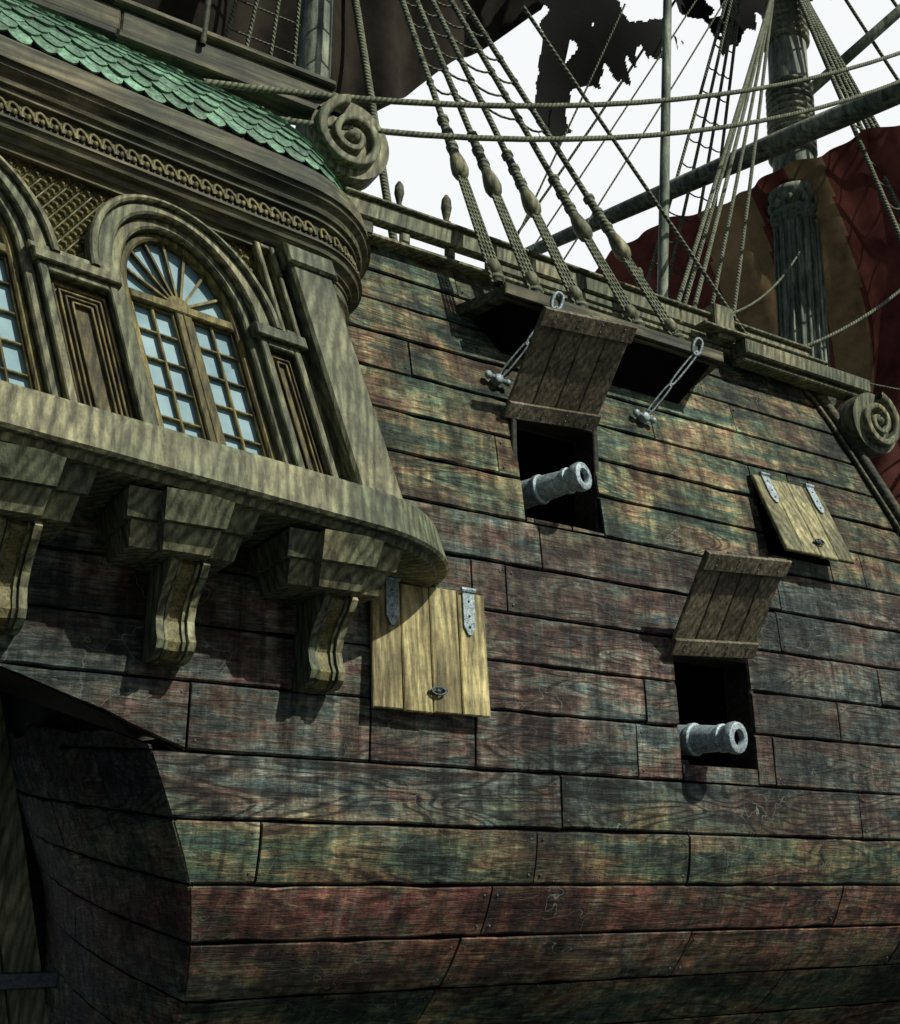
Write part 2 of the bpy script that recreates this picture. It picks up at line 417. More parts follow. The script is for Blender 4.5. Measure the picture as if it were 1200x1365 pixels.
def rud(y0,y1,dx0,dx1):
    zs=[-3,-1.3,.58,2.0]
    xs_=[3.35,2.97,2.50,2.1]
    for a in range(3):
        bot=[(xs_[a]-dx0,y0,zs[a]),(xs_[a]-dx1,y0,zs[a]),(xs_[a]-dx1,y1,zs[a]),(xs_[a]-dx0,y1,zs[a])]
        top=[(xs_[a+1]-dx0,y0,zs[a+1]),(xs_[a+1]-dx1,y0,zs[a+1]),(xs_[a+1]-dx1,y1,zs[a+1]),(xs_[a+1]-dx0,y1,zs[a+1])]
        RD.prism(bot,top,.4)
rud(12.15,12.5,0,.34);rud(12.2,12.45,.36,.8);rud(12.2,12.45,.82,1.6)
RD.make("rudder",M_trim,hull)
IR=MB();IR.box(1.2,3.0,12.10,12.2,-.95,-.80);IR.make("rudder_straps",M_diron,hull)

# ------------------------------------------------------------------ rails
RL=MB()
def railbox(x0,x1,z0,z1,y0,y1,r=None):
    n=max(1,int((x1-x0)/2.2))
    for i in range(n):
        a=x0+(x1-x0)*i/n;b=x0+(x1-x0)*(i+1)/n-(.006 if i<n-1 else 0)
        RL.box(a,b,y0,y1,z0+random.uniform(-.004,.004),z1+random.uniform(-.006,.006),r,.02)
railbox(4.9,12.15,6.80,6.87,9.66,10.1)
railbox(4.6,12.0,7.00,7.22,9.62,9.76)
railbox(4.6,12.0,7.22,7.27,9.57,9.82)
for x in (4.75,5.35,5.95): railbox(x,x+.12,6.87,7.0,9.66,9.74)
railbox(6.5,12.0,6.88,6.99,9.65,9.73)
railbox(10.45,12.95,6.70,6.92,9.38,9.66)
railbox(10.45,12.8,6.62,6.69,9.45,9.68)
railbox(10.05,10.40,6.9,7.38,9.5,9.85)
railbox(9.75,12.1,6.95,7.0,9.40,9.62)
RL.make("rail_boards",M_trim,hull)
RL=MB()
railbox(-3,4.55,8.13,8.41,9.55,9.72);railbox(-3,4.4,8.42,8.5,9.48,9.8);railbox(-3,4.5,8.02,8.12,9.5,9.76)
for x in (.9,2.0,3.1): railbox(x,x+.1,6.8,8.0,9.62,9.67)
railbox(-3,4.7,6.8,7.55,9.68,9.8)
railbox(4.3,5.0,6.8,7.3,9.66,9.8)
RL.make("poop_rail",M_trimx,hull)
RL=MB();RL.tube([(2.86,9.5,8.3),(2.9,9.5,9.4)],.035,8);RL.tube([(1.25,9.6,8.3),(1.25,9.6,9.4)],.03,8)
RL.make("rail_stanchions",M_trimx,hull,True)
BP=MB()
for (x,z,s_) in ((5.32,7.26,.9),(5.95,7.26,1.0),(8.9,7.26,.9)):
    BP.lathe((x,9.68,z),(0,0,1),[(0,.05*s_),(.05,.06*s_),(.08,.03*s_),(.14,.045*s_),(.25*s_,.065*s_),(.36*s_,.055*s_),(.42*s_,.02*s_),(.43*s_,.002)],12)
BP.make("belaying_pins",M_trimx,hull,True)

def scroll(name,cx,cy,cz,Rr,dirn=1,thick=.26,turns=2.3,start=90):
    E=empty(name);A=MB()
    seg=40;rr=Rr*.97
    c=[(cx+rr*math.cos(2*math.pi*i/seg),0,cz+rr*math.sin(2*math.pi*i/seg)) for i in range(seg)]
    A.prism([(p[0],cy+thick,p[2]) for p in c],[(p[0],cy,p[2]) for p in c],.5)
    A.make("disc",M_trim,E)
    S=MB();n=90;rows=[]
    for i in range(n+1):
        t=i/n;a=R(start)+dirn*2*math.pi*turns*t
        rr=Rr*(1-.80*t**.85);w=Rr*.125*(1-.45*t);d=.13*(1-.3*t)
        ca,sa=math.cos(a),math.sin(a)
        rows.append([(cx+(rr-w+o)*ca,cy+yy,cz+(rr-w+o)*sa) for (o,yy) in ((-w,.01),(-w*.9,-d*.7),(-w*.45,-d),(w*.3,-d*.85),(w*.8,-d*.95),(w,-d*.5),(w,.01))])
    S.grid(rows,.4);S.make("spiral",M_trim,E,True)
    O=MB();O.ball((cx,cy-.02,cz),Rr*.17,.12,Rr*.17,16,10,.5);O.make("boss",M_trim,E,True)
scroll("rail_scroll_carving",4.60,9.50,7.82,.50,1,.30,2.0,100)
scroll("rail_scroll_carving",12.85,9.32,6.20,.47,-1,.30,2.0,80)

# ------------------------------------------------------------------ stern gallery
GAL=empty("stern_gallery")
def G(s,h,d): return (s-.25*h,8.5+.2*h-d,3.69-.085*s+h)
def Gt(a,b,c): return G(a,c,b)
def ellpath(s0,dc,rx,ry,smin=-3.2,n=16):
    P=[];k=16
    for i in range(k): P.append((smin+(s0-smin)*i/k,dc+ry,0.0,1.0))
    for i in range(n+1):
        a=math.pi/2*i/n
        nx,ny=math.sin(a)/rx,math.cos(a)/ry;l=math.hypot(nx,ny)
        P.append((s0+rx*math.sin(a),dc+ry*math.cos(a),nx/l,ny/l))
    return P
def sweep(B,path,prof,r=.5):
    rows=[[G(s+nx*o,h,d+ny*o) for (o,h) in prof] for (s,d,nx,ny) in path]
    B.grid(rows,r)
S=MB();sp=ellpath(4.15,-.8,.75,.8)
sweep(S,sp,[(-.9,-.09),(.36,-.09),(.40,-.12),(.44,-.12),(.45,-.15),(.45,-.47),(.42,-.50),(.34,-.50),(.30,-.56),(-.9,-.58)],.55)
S.make("balcony_sill",M_trim,GAL)
K=MB();BR=MB();BP2=MB()
for X in (-1.2,.10,1.40,2.72,4.06):
    zt=3.69-.085*X-.56
    def blk(hw,y0,z0,z1,c=.03):
        K.prism([(X-hw+c,y0+.10,z0),(X+hw-c,y0+.10,z0),(X+hw-c,9.15,z0),(X-hw+c,9.15,z0)],[(X-hw,y0,z1),(X+hw,y0,z1),(X+hw,9.15,z1),(X-hw,9.15,z1)])
    blk(.54,8.16,zt-.21,zt);blk(.28,8.04,zt-.23,zt-.003)
    blk(.46,8.32,zt-.40,zt-.213);blk(.23,8.20,zt-.42,zt-.233)
    Xb=X+.08;zb=zt-.40;hy=9.06
    prof=[(.56,0),(.60,-.06),(.54,-.15),(.42,-.25),(.34,-.36),(.31,-.47),(.34,-.57),(.39,-.65),(.37,-.72),(.28,-.78),(.12,-.80),(-.05,-.78),(-.05,0)]
    def ext(Bx,x0,x1,dd,r):
        Bx.prism([(x0,hy-o-(dd if o>0 else 0),zb+z) for o,z in prof],[(x1,hy-o-(dd if o>0 else 0),zb+z) for o,z in prof],r)
    ext(BR,Xb-.16,Xb-.10,.03,.3);ext(BR,Xb+.10,Xb+.16,.03,.6);ext(BP2,Xb-.10,Xb+.10,-.03,.5)
    ext(BR,Xb-.085,Xb-.06,.0,.3);ext(BR,Xb+.06,Xb+.085,.0,.3)
K.make("corbel_blocks",M_trim,GAL);BR.make("corbel_brackets",M_trim,GAL);BP2.make("bracket_panels",M_latt,GAL)
WC=[-.93,1.05,3.03];HW=.55;SP=1.42;RI=.76
Wl=MB();smax=4.62
edges=sorted(set([-3.2,smax]+[c-HW for c in WC]+[c+HW for c in WC]))
for a,b in zip(edges,edges[1:]):
    c=[c for c in WC if abs((a+b)/2-c)<HW*.9]
    if not c:
        Wl.quad(G(a,-.5,0),G(b,-.5,0),G(b,2.5,0),G(a,2.5,0),.5)
    else:
        c=c[0];n=24
        pts=[(c-HW*math.cos(math.pi*i/n),SP+RI*math.sin(math.pi*i/n)) for i in range(n+1)]
        for p,q_ in zip(pts,pts[1:]):
            Wl.quad(G(p[0],p[1],0),G(q_[0],q_[1],0),G(q_[0],2.5,0),G(p[0],2.5,0),.5)
            Wl.quad(G(p[0],p[1],0),G(q_[0],q_[1],0),G(q_[0],q_[1],-.25),G(p[0],p[1],-.25),.5)
        Wl.quad(G(a,-.5,0),G(a,SP,0),G(a,SP,-.25),G(a,-.5,-.25),.5);Wl.quad(G(b,-.5,0),G(b,SP,0),G(b,SP,-.25),G(b,-.5,-.25),.5)
Wl.quad(G(smax,-.5,0),G(smax,2.6,0),G(smax,2.6,-.9),G(smax,-.5,-.9),.5)
Wl.make("gallery_wall",M_trim,GAL,norm=False)
GL=MB();FR=MB();AV=MB()
def bandarc(B,c,h0,i0,i1,o0,o1,d0,d1,n=28,r=.5,legs=None,a0=0,a1=math.pi):
    rows=[]
    ang=[a0+(a1-a0)*i/n for i in range(n+1)]
    pts=[((c-i0*math.cos(a),h0+i1*math.sin(a)),(c-o0*math.cos(a),h0+o1*math.sin(a))) for a in ang]
    if legs is not None: pts=[((c-i0,legs),(c-o0,legs))]+pts+[((c+i0,legs),(c+o0,legs))]
    for (p,q_) in pts:
        e=.018
        mx=lambda t:(p[0]+(q_[0]-p[0])*t,p[1]+(q_[1]-p[1])*t)
        L=max(1e-3,math.hypot(q_[0]-p[0],q_[1]-p[1]));k=min(.3,e/L)
        m1,m2=mx(k),mx(1-k)
        rows.append([G(p[0],p[1],d0),G(p[0],p[1],d1-e),G(m1[0],m1[1],d1),G(m2[0],m2[1],d1),G(q_[0],q_[1],d1-e),G(q_[0],q_[1],d0)])
    B.grid(rows,r)
def seg(B,p,q_,w,d0,d1,r=None):
    dx,dy=q_[0]-p[0],q_[1]-p[1];L=math.hypot(dx,dy);nx,ny=-dy/L*w/2,dx/L*w/2
    c=[(p[0]+nx,p[1]+ny),(q_[0]+nx,q_[1]+ny),(q_[0]-nx,q_[1]-ny),(p[0]-nx,p[1]-ny)]
    B.prism([G(a,b,d0) for a,b in c],[G(a,b,d1) for a,b in c],r)
for c in WC:
    n=24
    poly=[(c-HW,-.3)]+[(c-HW*math.cos(math.pi*i/n),SP+RI*math.sin(math.pi*i/n)) for i in range(n+1)]+[(c+HW,-.3)]
    GL.prism([G(a,b,-.17) for a,b in poly],[G(a,b,-.14) for a,b in poly],.5)
    bandarc(FR,c,SP,HW-.075,RI-.075,HW-.002,RI-.002,-.135,-.03,legs=-.3)
    FR.tbox(Gt,c-HW+.076,c+HW-.076,-.03,-.135,SP-.05,SP+.04)
    FR.tbox(Gt,c-.075,c+.075,-.04,-.135,-.3,SP-.052)
    FR.tbox(Gt,c-.012,c+.012,-.03,-.055,-.3,SP-.055)
    for sg in(-1,1):
        x0=c+sg*.075;x1=c+sg*(HW-.075);xm=(x0+x1)/2
        FR.tbox(Gt,xm-.014,xm+.014,-.085,-.135,-.3,SP-.052)
        for xx in (x0+sg*.012,x1-sg*.012): FR.tbox(Gt,xx-.011,xx+.011,-.075,-.135,-.3,SP-.052)
        for h in (-.02,.26,.54,.82,1.10,1.355): FR.tbox(Gt,min(x0,x1),max(x0,x1),-.09,-.135,h-.012,h+.012)
    for k in range(1,8):
        a=math.pi*k/8
        seg(FR,(c-.10*math.cos(a),SP+.04+.10*math.sin(a)),(c-(HW-.07)*math.cos(a),SP+.04+(RI-.12)*math.sin(a)),.022,-.135,-.08)
    bandarc(FR,c,SP+.04,.001,.001,.11,.11,-.135,-.065,12)
    bandarc(AV,c,SP,HW+.0,RI+.0,HW+.10,RI+.10,-.02,.06,r=.35,legs=-.3)
    bandarc(AV,c,SP,HW+.10,RI+.10,HW+.24,RI+.20,-.02,.15,r=.6)
    bandarc(AV,c,SP,HW+.24,RI+.20,HW+.31,RI+.25,-.02,.21,r=.45)
GL.make("window_glass",M_glass,GAL);FR.make("window_frames",M_frame,GAL);AV.make("arch_mouldings",M_trim,GAL)
PL=MB();CP=MB()
def pil(a,b,h0,h1,d,inner=True,w=.075):
    PL.tbox(Gt,a,a+w,d,-.02,h0,h1);PL.tbox(Gt,b-w,b,d,-.02,h0,h1)
    PL.tbox(Gt,a+w,b-w,d-.004,-.02,h1-w,h1);PL.tbox(Gt,a+w,b-w,d-.004,-.02,h0,h0+w*1.4)
    if inner:
        CP.tbox(Gt,a+w,b-w,.03,-.02,h0+w*1.4,h1-w)
        A,Bb,C0,C1=a+w+.03,b-w-.03,h0+w*1.4+.05,h1-w-.05
        for k in range(4):
            e=k*.045
            if Bb-A-2*e<.05:break
            for (x0,x1,z0,z1) in ((A+e,A+e+.020,C0+e,C1-e),(Bb-e-.020,Bb-e,C0+e,C1-e),(A+e,Bb-e,C0+e,C0+e+.020),(A+e,Bb-e,C1-e-.020,C1-e)):
                CP.tbox(Gt,x0,x1,.062+.004*k,.02,z0,z1,c=.005)
for cc in (-1.92,.06,2.04):
    pil(cc-.33,cc+.33,-.3,1.30,.15)
    PL.tbox(Gt,cc-.36,cc+.36,.20,-.02,1.30,1.40);PL.tbox(Gt,cc-.38,cc+.38,.17,-.02,1.40,1.46)
pil(3.66,4.06,-.3,1.30,.14,True,.07);PL.tbox(Gt,3.62,4.12,.20,-.02,1.30,1.42)
pil(3.92,4.12,1.42,2.42,.14,False,.05)
PL.tbox(Gt,4.18,4.62,.26,-.9,-.3,2.42,c=.03)
PL.tbox(Gt,4.14,4.66,.31,-.9,2.2,2.42,c=.03)
PL.tbox(Gt,4.60,4.70,-.1,-.9,-.3,2.3,c=.03)
PL.make("pilasters",M_trim,GAL);CP.make("pilaster_panels",M_panel,GAL)
LT=MB()
for i in range(-30,50):
    for j in range(0,16):
        s=i*.11+(j%2)*.055;h=1.46+j*.066
        if h>2.42 or s>4.15 or s<-2: continue
        if any(((s-c)/(HW+.30))**2+((h-SP)/(RI+.24))**2<1 for c in WC): continue
        w,hh=.05,.060
        r_=random.random()
        LT.grid([[G(s-w*k,h,e),G(s,h-hh*k,e),G(s+w*k,h,e),G(s,h+hh*k,e)] for k,e in ((1,.0),(.8,.03),(.55,.012),(.3,.03),(.02,.034))],r_,closed=True)
LT.make("spandrel_lattice",M_latt,GAL)
CN=MB();cp=ellpath(4.5,-.8,.65,.8)
sweep(CN,cp,[(-.7,2.36),(.10,2.38),(.11,2.43),(.15,2.44),(.17,2.49),(.24,2.52),(.27,2.58),(.30,2.59),(.30,2.62)],.4)
sweep(CN,cp,[(.27,2.62),(.27,2.84)],.6)
sweep(CN,cp,[(.27,2.84),(.33,2.85),(.34,2.90),(.38,2.91),(.41,2.97),(.48,3.02),(.50,3.06),(.53,3.07),(.54,3.28),(.51,3.33),(.47,3.34),(.45,3.38),(.1,3.42)],.5)
end=[p for p in cp if p[0]>=4.45]
sweep(CN,end,[(-.75,1.72),(-.40,1.76),(-.16,1.9),(-.08,2.05),(.0,2.10),(.02,2.2),(.07,2.25),(.08,2.38)],.35)
CN.make("cornice",M_trimx,GAL)
BD=MB();acc=[]
L=0;nxt=0
for k in range(len(cp)-1):
    a,b=cp[k],cp[k+1];l=math.hypot(b[0]-a[0],b[1]-a[1])
    while nxt<=L+l:
        t=(nxt-L)/l;acc.append([a[i]+(b[i]-a[i])*t for i in range(4)]);nxt+=.115
    L+=l
for (s,d,nx,ny) in acc:
    tx,ty=ny,-nx
    arc=[]
    for i in range(9):
        a=math.pi*i/8
        u=-.054*math.cos(a);v=2.66+.13*math.sin(a)
        arc.append(G(s+tx*u+nx*.29,v,d+ty*u+ny*.29))
    BD.tube(arc,.017,5)
    BD.ball(G(s+nx*.29,2.69,d+ny*.29),.026,.026,.035,8,5)
BD.make("carved_scallops",M_latt,GAL,True)
RF=MB();RB=MB();Q0=4.5
def roofp(q_,phi,e=0):
    cph=math.cos(phi)
    if q_<=Q0: s,dd=q_,-.75+(1.17+e)*cph
    else:
        ps=(q_-Q0);s=Q0+(1.02+e)*math.sin(ps)*cph;dd=-.75+(1.17+e)*math.cos(ps)*cph
    return Vector(G(s,3.38+(1.22+e)*math.sin(phi),dd))
qs=[-3.2+i*.4 for i in range(18)]+[4.2,Q0]+[Q0+math.pi/2*i/12 for i in range(1,13)]
qs=[q_ for q_ in qs if q_<4.0 or q_>=4.2]
RB.grid([[tuple(roofp(q_,R(90)*j/12)) for j in range(13)] for q_ in qs],.5)
RB.make("roof_boarding",M_dark,GAL,True)
nr=15
for j in range(nr):
    phi=R(90)*(j+.1)/nr;dphi=R(90)/nr*1.9
    q_=-3.1+(j%2)*.10
    while q_<Q0+math.pi/2:
        st=.20 if q_<Q0 else .19/max(.25,math.cos(phi))
        hw=st*.56;jt=random.uniform(-.018,.018);lift=.022+random.uniform(0,.024);jq=random.uniform(-.010,.010);tw=random.uniform(-.010,.010)
        def rp(u,v,e):
            return tuple(roofp(q_+jq+u*hw,max(0,min(R(90),phi+jt+tw*u+v*dphi)),e))
        shape=[(-1,1),(-1,.42),(-.72,.16),(-.3,.03),(0,-.02),(.3,.03),(.72,.16),(1,.42),(1,1)]
        if random.random()>.985: q_+=st;continue
        top=[rp(u,v,.012+lift*(1-v)+.014) for u,v in shape];bot=[rp(u,v,lift*(1-v)-.004) for u,v in shape]
        RF.prism(bot,top,random.random())
        q_+=st
RF.make("roof_scales",M_green,GAL)
CR=MB();CR.tube([tuple(roofp(q_,R(88),.03)) for q_ in qs],.06,8);CR.make("roof_ridge",M_trimx,GAL,True)

# ------------------------------------------------------------------ gun port lids
def lid(x0,x1,z0,L,ang,outer,mat,planks=4,roll=0.0):
    E=empty("gun_port_lid");a=R(ang);y0=Yh((x0+x1)/2,z0)-.05
    def T(u,w,v): return (u,y0-(v*math.sin(a)+w*math.cos(a)),z0-v*math.cos(a)+w*math.sin(a)+roll*(u-(x0+x1)/2))
    A=MB();wd=(x1-x0)/planks
    for i in range(planks):
        e=random.uniform(-.012,.016)
        A.tbox(T,x0+i*wd+.006,x0+(i+1)*wd-.006,.045+random.uniform(0,.010),0,random.uniform(0,.014),L+e,c=.01)
    for v0,v1 in ((.0,.19),(L-.2,L)):
        if not outer: A.tbox(T,x0-.005,x1+.005,-.05,-.002,v0,v1,c=.01)
    A.make("boards",mat,E)
    I=MB()
    if outer:
        for fx in (.17,.84):
            c=x0+(x1-x0)*fx;w=.065;Ls=.44
            poly=[(c-w,0),(c+w,0),(c+w,Ls*.8),(c+w*.55,Ls*.93),(c+w*.3,Ls),(c-w*.3,Ls),(c-w*.55,Ls*.93),(c-w,Ls*.8)]
            I.prism([T(u,.052,v) for u,v in poly],[T(u,.075,v) for u,v in poly],.5)
            I.tube([T(c-.08,.07,-.01),T(c+.08,.07,-.01)],.028,8,cap=True)
            for vv in (.1,.25,.36): I.ball(T(c,.078,vv),.014,.014,.014,8,5)
        I.make("hinge_straps",M_iron,E)
        I=MB();c=(x0+x1)/2+.04
        ring=[T(c+.075*math.cos(t*math.pi/8),.085,L-.2+.035*math.sin(t*math.pi/8)) for t in range(17)]
        I.tube(ring,.011,6);I.tube([T(c-.1,.065,L-.19),T(c+.1,.065,L-.215)],.016,6,cap=True);I.ball(T(c,.07,L-.2),.03,.03,.03,8,6)
        I.make("ring_pull",M_diron,E,True)
    else:
        for vv in (.06,.13,L-.14,L-.06):
            for i in range(planks): I.ball(T(x0+(i+.5)*wd,-.052,vv),.012,.012,.012,6,4)
        I.make("nails",M_diron,E)
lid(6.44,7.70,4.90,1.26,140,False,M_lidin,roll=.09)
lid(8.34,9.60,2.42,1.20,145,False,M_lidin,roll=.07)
lid(4.68,5.94,2.70,1.22,5,True,M_gold)
lid(10.18,11.40,4.88,1.18,22,True,M_gold2)

def cannon(x0,yb,x1,ym,z0,z1,rr):
    E=empty("cannon");A=MB();p=Vector((x0,yb,z0));q_=Vector((x1,ym,z1));L=(q_-p).length;ax=(q_-p)/L
    b=-1.0
    pr=[(b,0.01),(b,rr*1.5),(b+.5,rr*1.3),(L-.62,rr*1.16),(L-.60,rr*1.28),(L-.55,rr*1.28),(L-.53,rr*1.12),(L-.24,rr*.98),(L-.225,rr*1.10),(L-.19,rr*1.10),(L-.18,rr*.98),(L-.13,rr*1.02),(L-.10,rr*1.18),(L-.04,rr*1.24),(L-.008,rr*1.16),(L,rr*1.06),(L,rr*.66),(L-.012,rr*.62),(L-.06,rr*.60)]
    A.lathe(p,ax,pr,32,.9);o=A.make("barrel",M_iron,E,True)
    md=o.modifiers.new("e",'EDGE_SPLIT');md.split_angle=R(38)
    Bb=MB();Bb.lathe(p,ax,[(L-.06,rr*.60),(L-.45,rr*.58),(L-.45,.001)],24,.5);Bb.make("bore",M_black,E,True)
    C=MB();C.box(x0-.3,x0+.3,yb+.25,yb+1.1,z0-.42,z0-.18);C.make("carriage",M_black,E)
cannon(6.80,9.5,7.06,8.70,4.05,4.09,.130)
cannon(8.70,9.2,8.82,8.50,1.50,1.46,.138)

# ------------------------------------------------------------------ channel platform
CH=empty("channel_platform");A=MB()
A.prism([(6.05,9.75,6.14),(6.30,9.05,6.14),(9.55,9.05,6.14),(9.75,9.75,6.14)],[(6.05,9.75,6.27),(6.30,9.02,6.27),(9.55,9.02,6.27),(9.75,9.75,6.27)],.6)
A.box(6.28,9.57,8.97,9.017,6.15,6.30,.3)
A.make("board",M_trimx,CH)
A=MB()
A.prism([(6.25,9.74,6.137),(6.38,9.10,6.137),(6.7,9.72,5.55)],[(9.6,9.74,6.137),(9.45,9.10,6.137),(9.2,9.72,5.55)])
A.make("knee_shade_wedge",M_black,CH)  # solid black wedge paints in the deep shade beneath the channel
def link(B,p,q_,w,rad,seg_=20):
    p=Vector(p);q_=Vector(q_);d=(q_-p);L=d.length;d/=L;sd=d.cross(Vector((0,-1,.2))).normalized()
    pts=[]
    for i in range(seg_+1):
        a=2*math.pi*i/seg_
        cx=math.copysign(abs(math.cos(a))**.6,math.cos(a));sy=math.sin(a)
        pts.append(tuple(p+d*(L/2+L/2*cx)+sd*w*sy))
    B.tube(pts,rad,6)
for (xa,xb,zb) in ((7.0,6.42,5.30),(9.13,8.55,5.33)):
    E=empty("chain_plate");A=MB()
    t=Vector((xa,8.93,6.22));b=Vector((xb,Yh(xb,zb)-.08,zb))
    d=b-t
    link(A,t+Vector((0,0,.12)),t+d*.10,.06,.022);link(A,t+d*.05,t+d*.55,.030,.013);link(A,t+d*.52,t+d*.97,.030,.013)
    A.lathe(tuple(b),(0,1,0),[(-.05,.001),(-.05,.045),(-.03,.06),(.05,.06)],12)
    A.tube([tuple(b+Vector((-.12,.0,.03))),tuple(b+Vector((.12,-.02,-.02)))],.028,8,cap=True)
    A.ball(tuple(b+Vector((-.12,0,.03))),.05,.04,.05);A.ball(tuple(b+Vector((.12,-.02,-.02))),.04,.04,.04)
    A.make("links",M_iron,E,True)

# ------------------------------------------------------------------ masts, yards
def mast(name,p,q_,r0,r1,parts):
    E=empty(name);p=Vector(p);q_=Vector(q_);L=(q_-p).length;ax=(q_-p)/L
    A=MB();A.lathe(p,ax,[(0,r0)]+[(L*i/12,r0+(r1-r0)*i/12) for i in range(1,12)]+[(L,r1)],28,.5);A.make("pole",M_mast,E,True)
    for nm,kind,a,b in parts:
        A=MB();za=(a-p.z)/ax.z;zb=(b-p.z)/ax.z
        rr=lambda t:r0+(r1-r0)*t/L
        if kind=='wrap':
            n=int((zb-za)/.16);prof=[]
            for i in range(n):
                for k in range(5):
                    t=za+(i+k/5)*.16;prof.append((t,rr(t)+.012+.07*math.sin(math.pi*k/5)))
            A.lathe(p,ax,prof,24,.5);A.make(nm,M_wrap,E,True)
        elif kind=='cap':
            t=za;r=rr(t)
            A.lathe(p,ax,[(t-.55,r),(t-.5,r+.06),(t-.42,r+.03),(t-.38,r+.09),(t-.3,r+.10),(t-.2,r+.04),(t-.05,r+.12),(t+.05,r+.16),(t+.15,r+.16),(t+.17,r)],28,.5)
            for k in range(12):
                an=k*math.pi/6;A.ball((p.x+ax.x*(t-.15)+(r+.09)*math.cos(an),p.y+(r+.09)*math.sin(an),p.z+ax.z*(t-.15)),.07,.07,.13)
            A.make(nm,M_mast,E,True)
        elif kind=='flute':
            for k in range(18):
                an=k*math.pi*2/18
                f=lambda t:(p.x+ax.x*t+(rr(t)+.01)*math.cos(an),p.y+ax.y*t+(rr(t)+.01)*math.sin(an),p.z+ax.z*t)
                A.tube([f(za),f((za+zb)/2),f(zb)],.035,6)
            A.make(nm,M_mast,E,True)
mast("ship_mast",(15.05,12.5,4.0),(16.6,12.5,26.0),.42,.36,[("column_flutes",'flute',5.0,12.0),("capital",'cap',12.55,0),("rope_wrapping",'wrap',13.6,15.4),("rope_wrapping_upper",'wrap',16.4,17.6),("base_ring",'cap',8.6,0)])
mast("ship_mast",(5.45,12.5,6.0),(5.4,12.5,22.0),.24,.22,[("rope_wrapping",'wrap',14.0,14.6)])
mast("signal_pole",(10.35,11.0,6.3),(11.25,11.0,15.5),.085,.07,[])
YD=MB();YD.tube([(12.9,18.9,13.5),(13.7,16,13.45),(14.78,12.02,13.33),(15.6,9,13.2),(16.7,5,13.1)],[.12,.17,.22,.2,.12],16,cap=True)
YE=empty("ship_yard");YD.make("spar",M_mast,YE,True)
YD=MB();YD.tube([(15.9,12.9,14.9),(18.2,10.8,17.6),(22,8.5,21.5)],[.12,.11,.08],12,cap=True);YE2=empty("ship_yard");YD.make("spar",M_mast,YE2,True)

# ------------------------------------------------------------------ shrouds
def sagline(p,q_,sag=0,n=10):
    p=Vector(p);q_=Vector(q_)
    return [tuple(p.lerp(q_,i/n)-Vector((0,0,sag*4*(i/n)*(1-i/n)))) for i in range(n+1)]
SH=empty("mizzen_shrouds");A=MB();Dd=MB()
top=Vector((5.42,12.3,16.4))
bx=[6.25,6.78,7.42,8.28,8.92];lines=[]
for i,x in enumerate(bx):
    b=Vector((x,9.06,6.30));d=(top-b);L=d.length;d/=L
    side=d.cross(Vector((0,1,0))).normalized()
    de=1.75-.09*i
    for o in (-.066,-.022,.022,.066):
        A.tube([tuple(b+side*o*1.2),tuple(b+d*de*.5+side*o),tuple(b+d*de+side*o*.8)],.021,6)
    A.lathe(tuple(b),d,[(0,.05),(.03,.085),(.10,.085),(.13,.045)],10)
    Dd.lathe(tuple(b),d,[(.14,.0),(.17,.07),(.24,.09),(.32,.075),(.36,.03)],14)
    Dd.lathe(tuple(b+d*de),d,[(-.05,.03),(.0,.085),(.08,.105),(.18,.10),(.30,.08),(.42,.05)],14)
    A.tube([tuple(b+d*(de+.3)),tuple(b+d*(de+.6)),tuple(b+d*(de+1.05))],[.066,.062,.052],10)
    for k in range(3): 
        c=de+.45+k*.25;A.lathe(tuple(b+d*c),d,[(0,.05),(.02,.075),(.08,.075),(.10,.05)],10)
    A.tube([tuple(b+d*(de+1.0)),tuple(b+d*(L*.6)),tuple(top)],.040,8)
    lines.append((b,d,L))
for k in range(17):
    z=9.6+k*.42
    ps=[b+d*((z-b.z)/d.z) for (b,d,L) in lines]
    for p,q_ in zip(ps,ps[1:]):
        A.tube(sagline(p,q_,.06+random.uniform(-.02,.03),4),.016,5)
    for p in ps: A.ball(tuple(p),.052,.052,.06,8,5)
A.make("ropes",M_rope,SH,True);Dd.make("deadeyes",M_trim,SH,True)
SH=empty("mizzen_shrouds");A=MB();ls=[]
for x in (4.0,4.7,5.5,6.3,7.0):
    b=Vector((x,15.9,7.0));A.tube([tuple(b),tuple(Vector((5.4,12.7,19)))],.035,6);ls.append(b)
for k in range(16):
    z=9.5+k*.5;t=(z-7)/12;ps=[b.lerp(Vector((5.4,12.7,19)),t) for b in ls]
    A.tube([tuple(p) for p in ps],.018,5)
A.make("ropes",M_rope,SH,True)
def fan(name,top,bots,rad,levels,z0,dz,rat=.016):
    E=empty(name);A=MB();top=Vector(top);bb=[Vector(b) for b in bots]
    for b in bb: A.tube(sagline(b,top,.05,8),rad,7)
    for k in range(levels):
        z=z0+dz*k;ps=[b.lerp(top,(z-b.z)/(top.z-b.z)) for b in bb]
        for p,q_ in zip(ps,ps[1:]): A.tube(sagline(p,q_,.05+random.uniform(-.03,.04),4),rat,5)
    A.make("ropes",M_rope,E,True)
fan("main_shrouds",(15.6,12.2,18.6),[(15.6,9.0,5.0),(16.4,9.05,5.0),(17.2,9.1,5.0),(18.0,9.2,5.0),(18.8,9.3,5.0)],.045,24,6.0,.5,.022)
fan("main_backstays",(15.5,12.3,17.6),[(9.55,9.75,7.2),(9.85,9.75,7.2),(10.9,11.5,7.2),(11.5,11.5,7.0),(12.1,11.5,7.0)],.034,0,0,0)
fan("main_shrouds",(15.6,12.8,20.0),[(12.8,16,6.5),(13.6,16,6.5),(14.4,16,6.5),(15.2,16,6.5)],.035,22,7.5,.55)
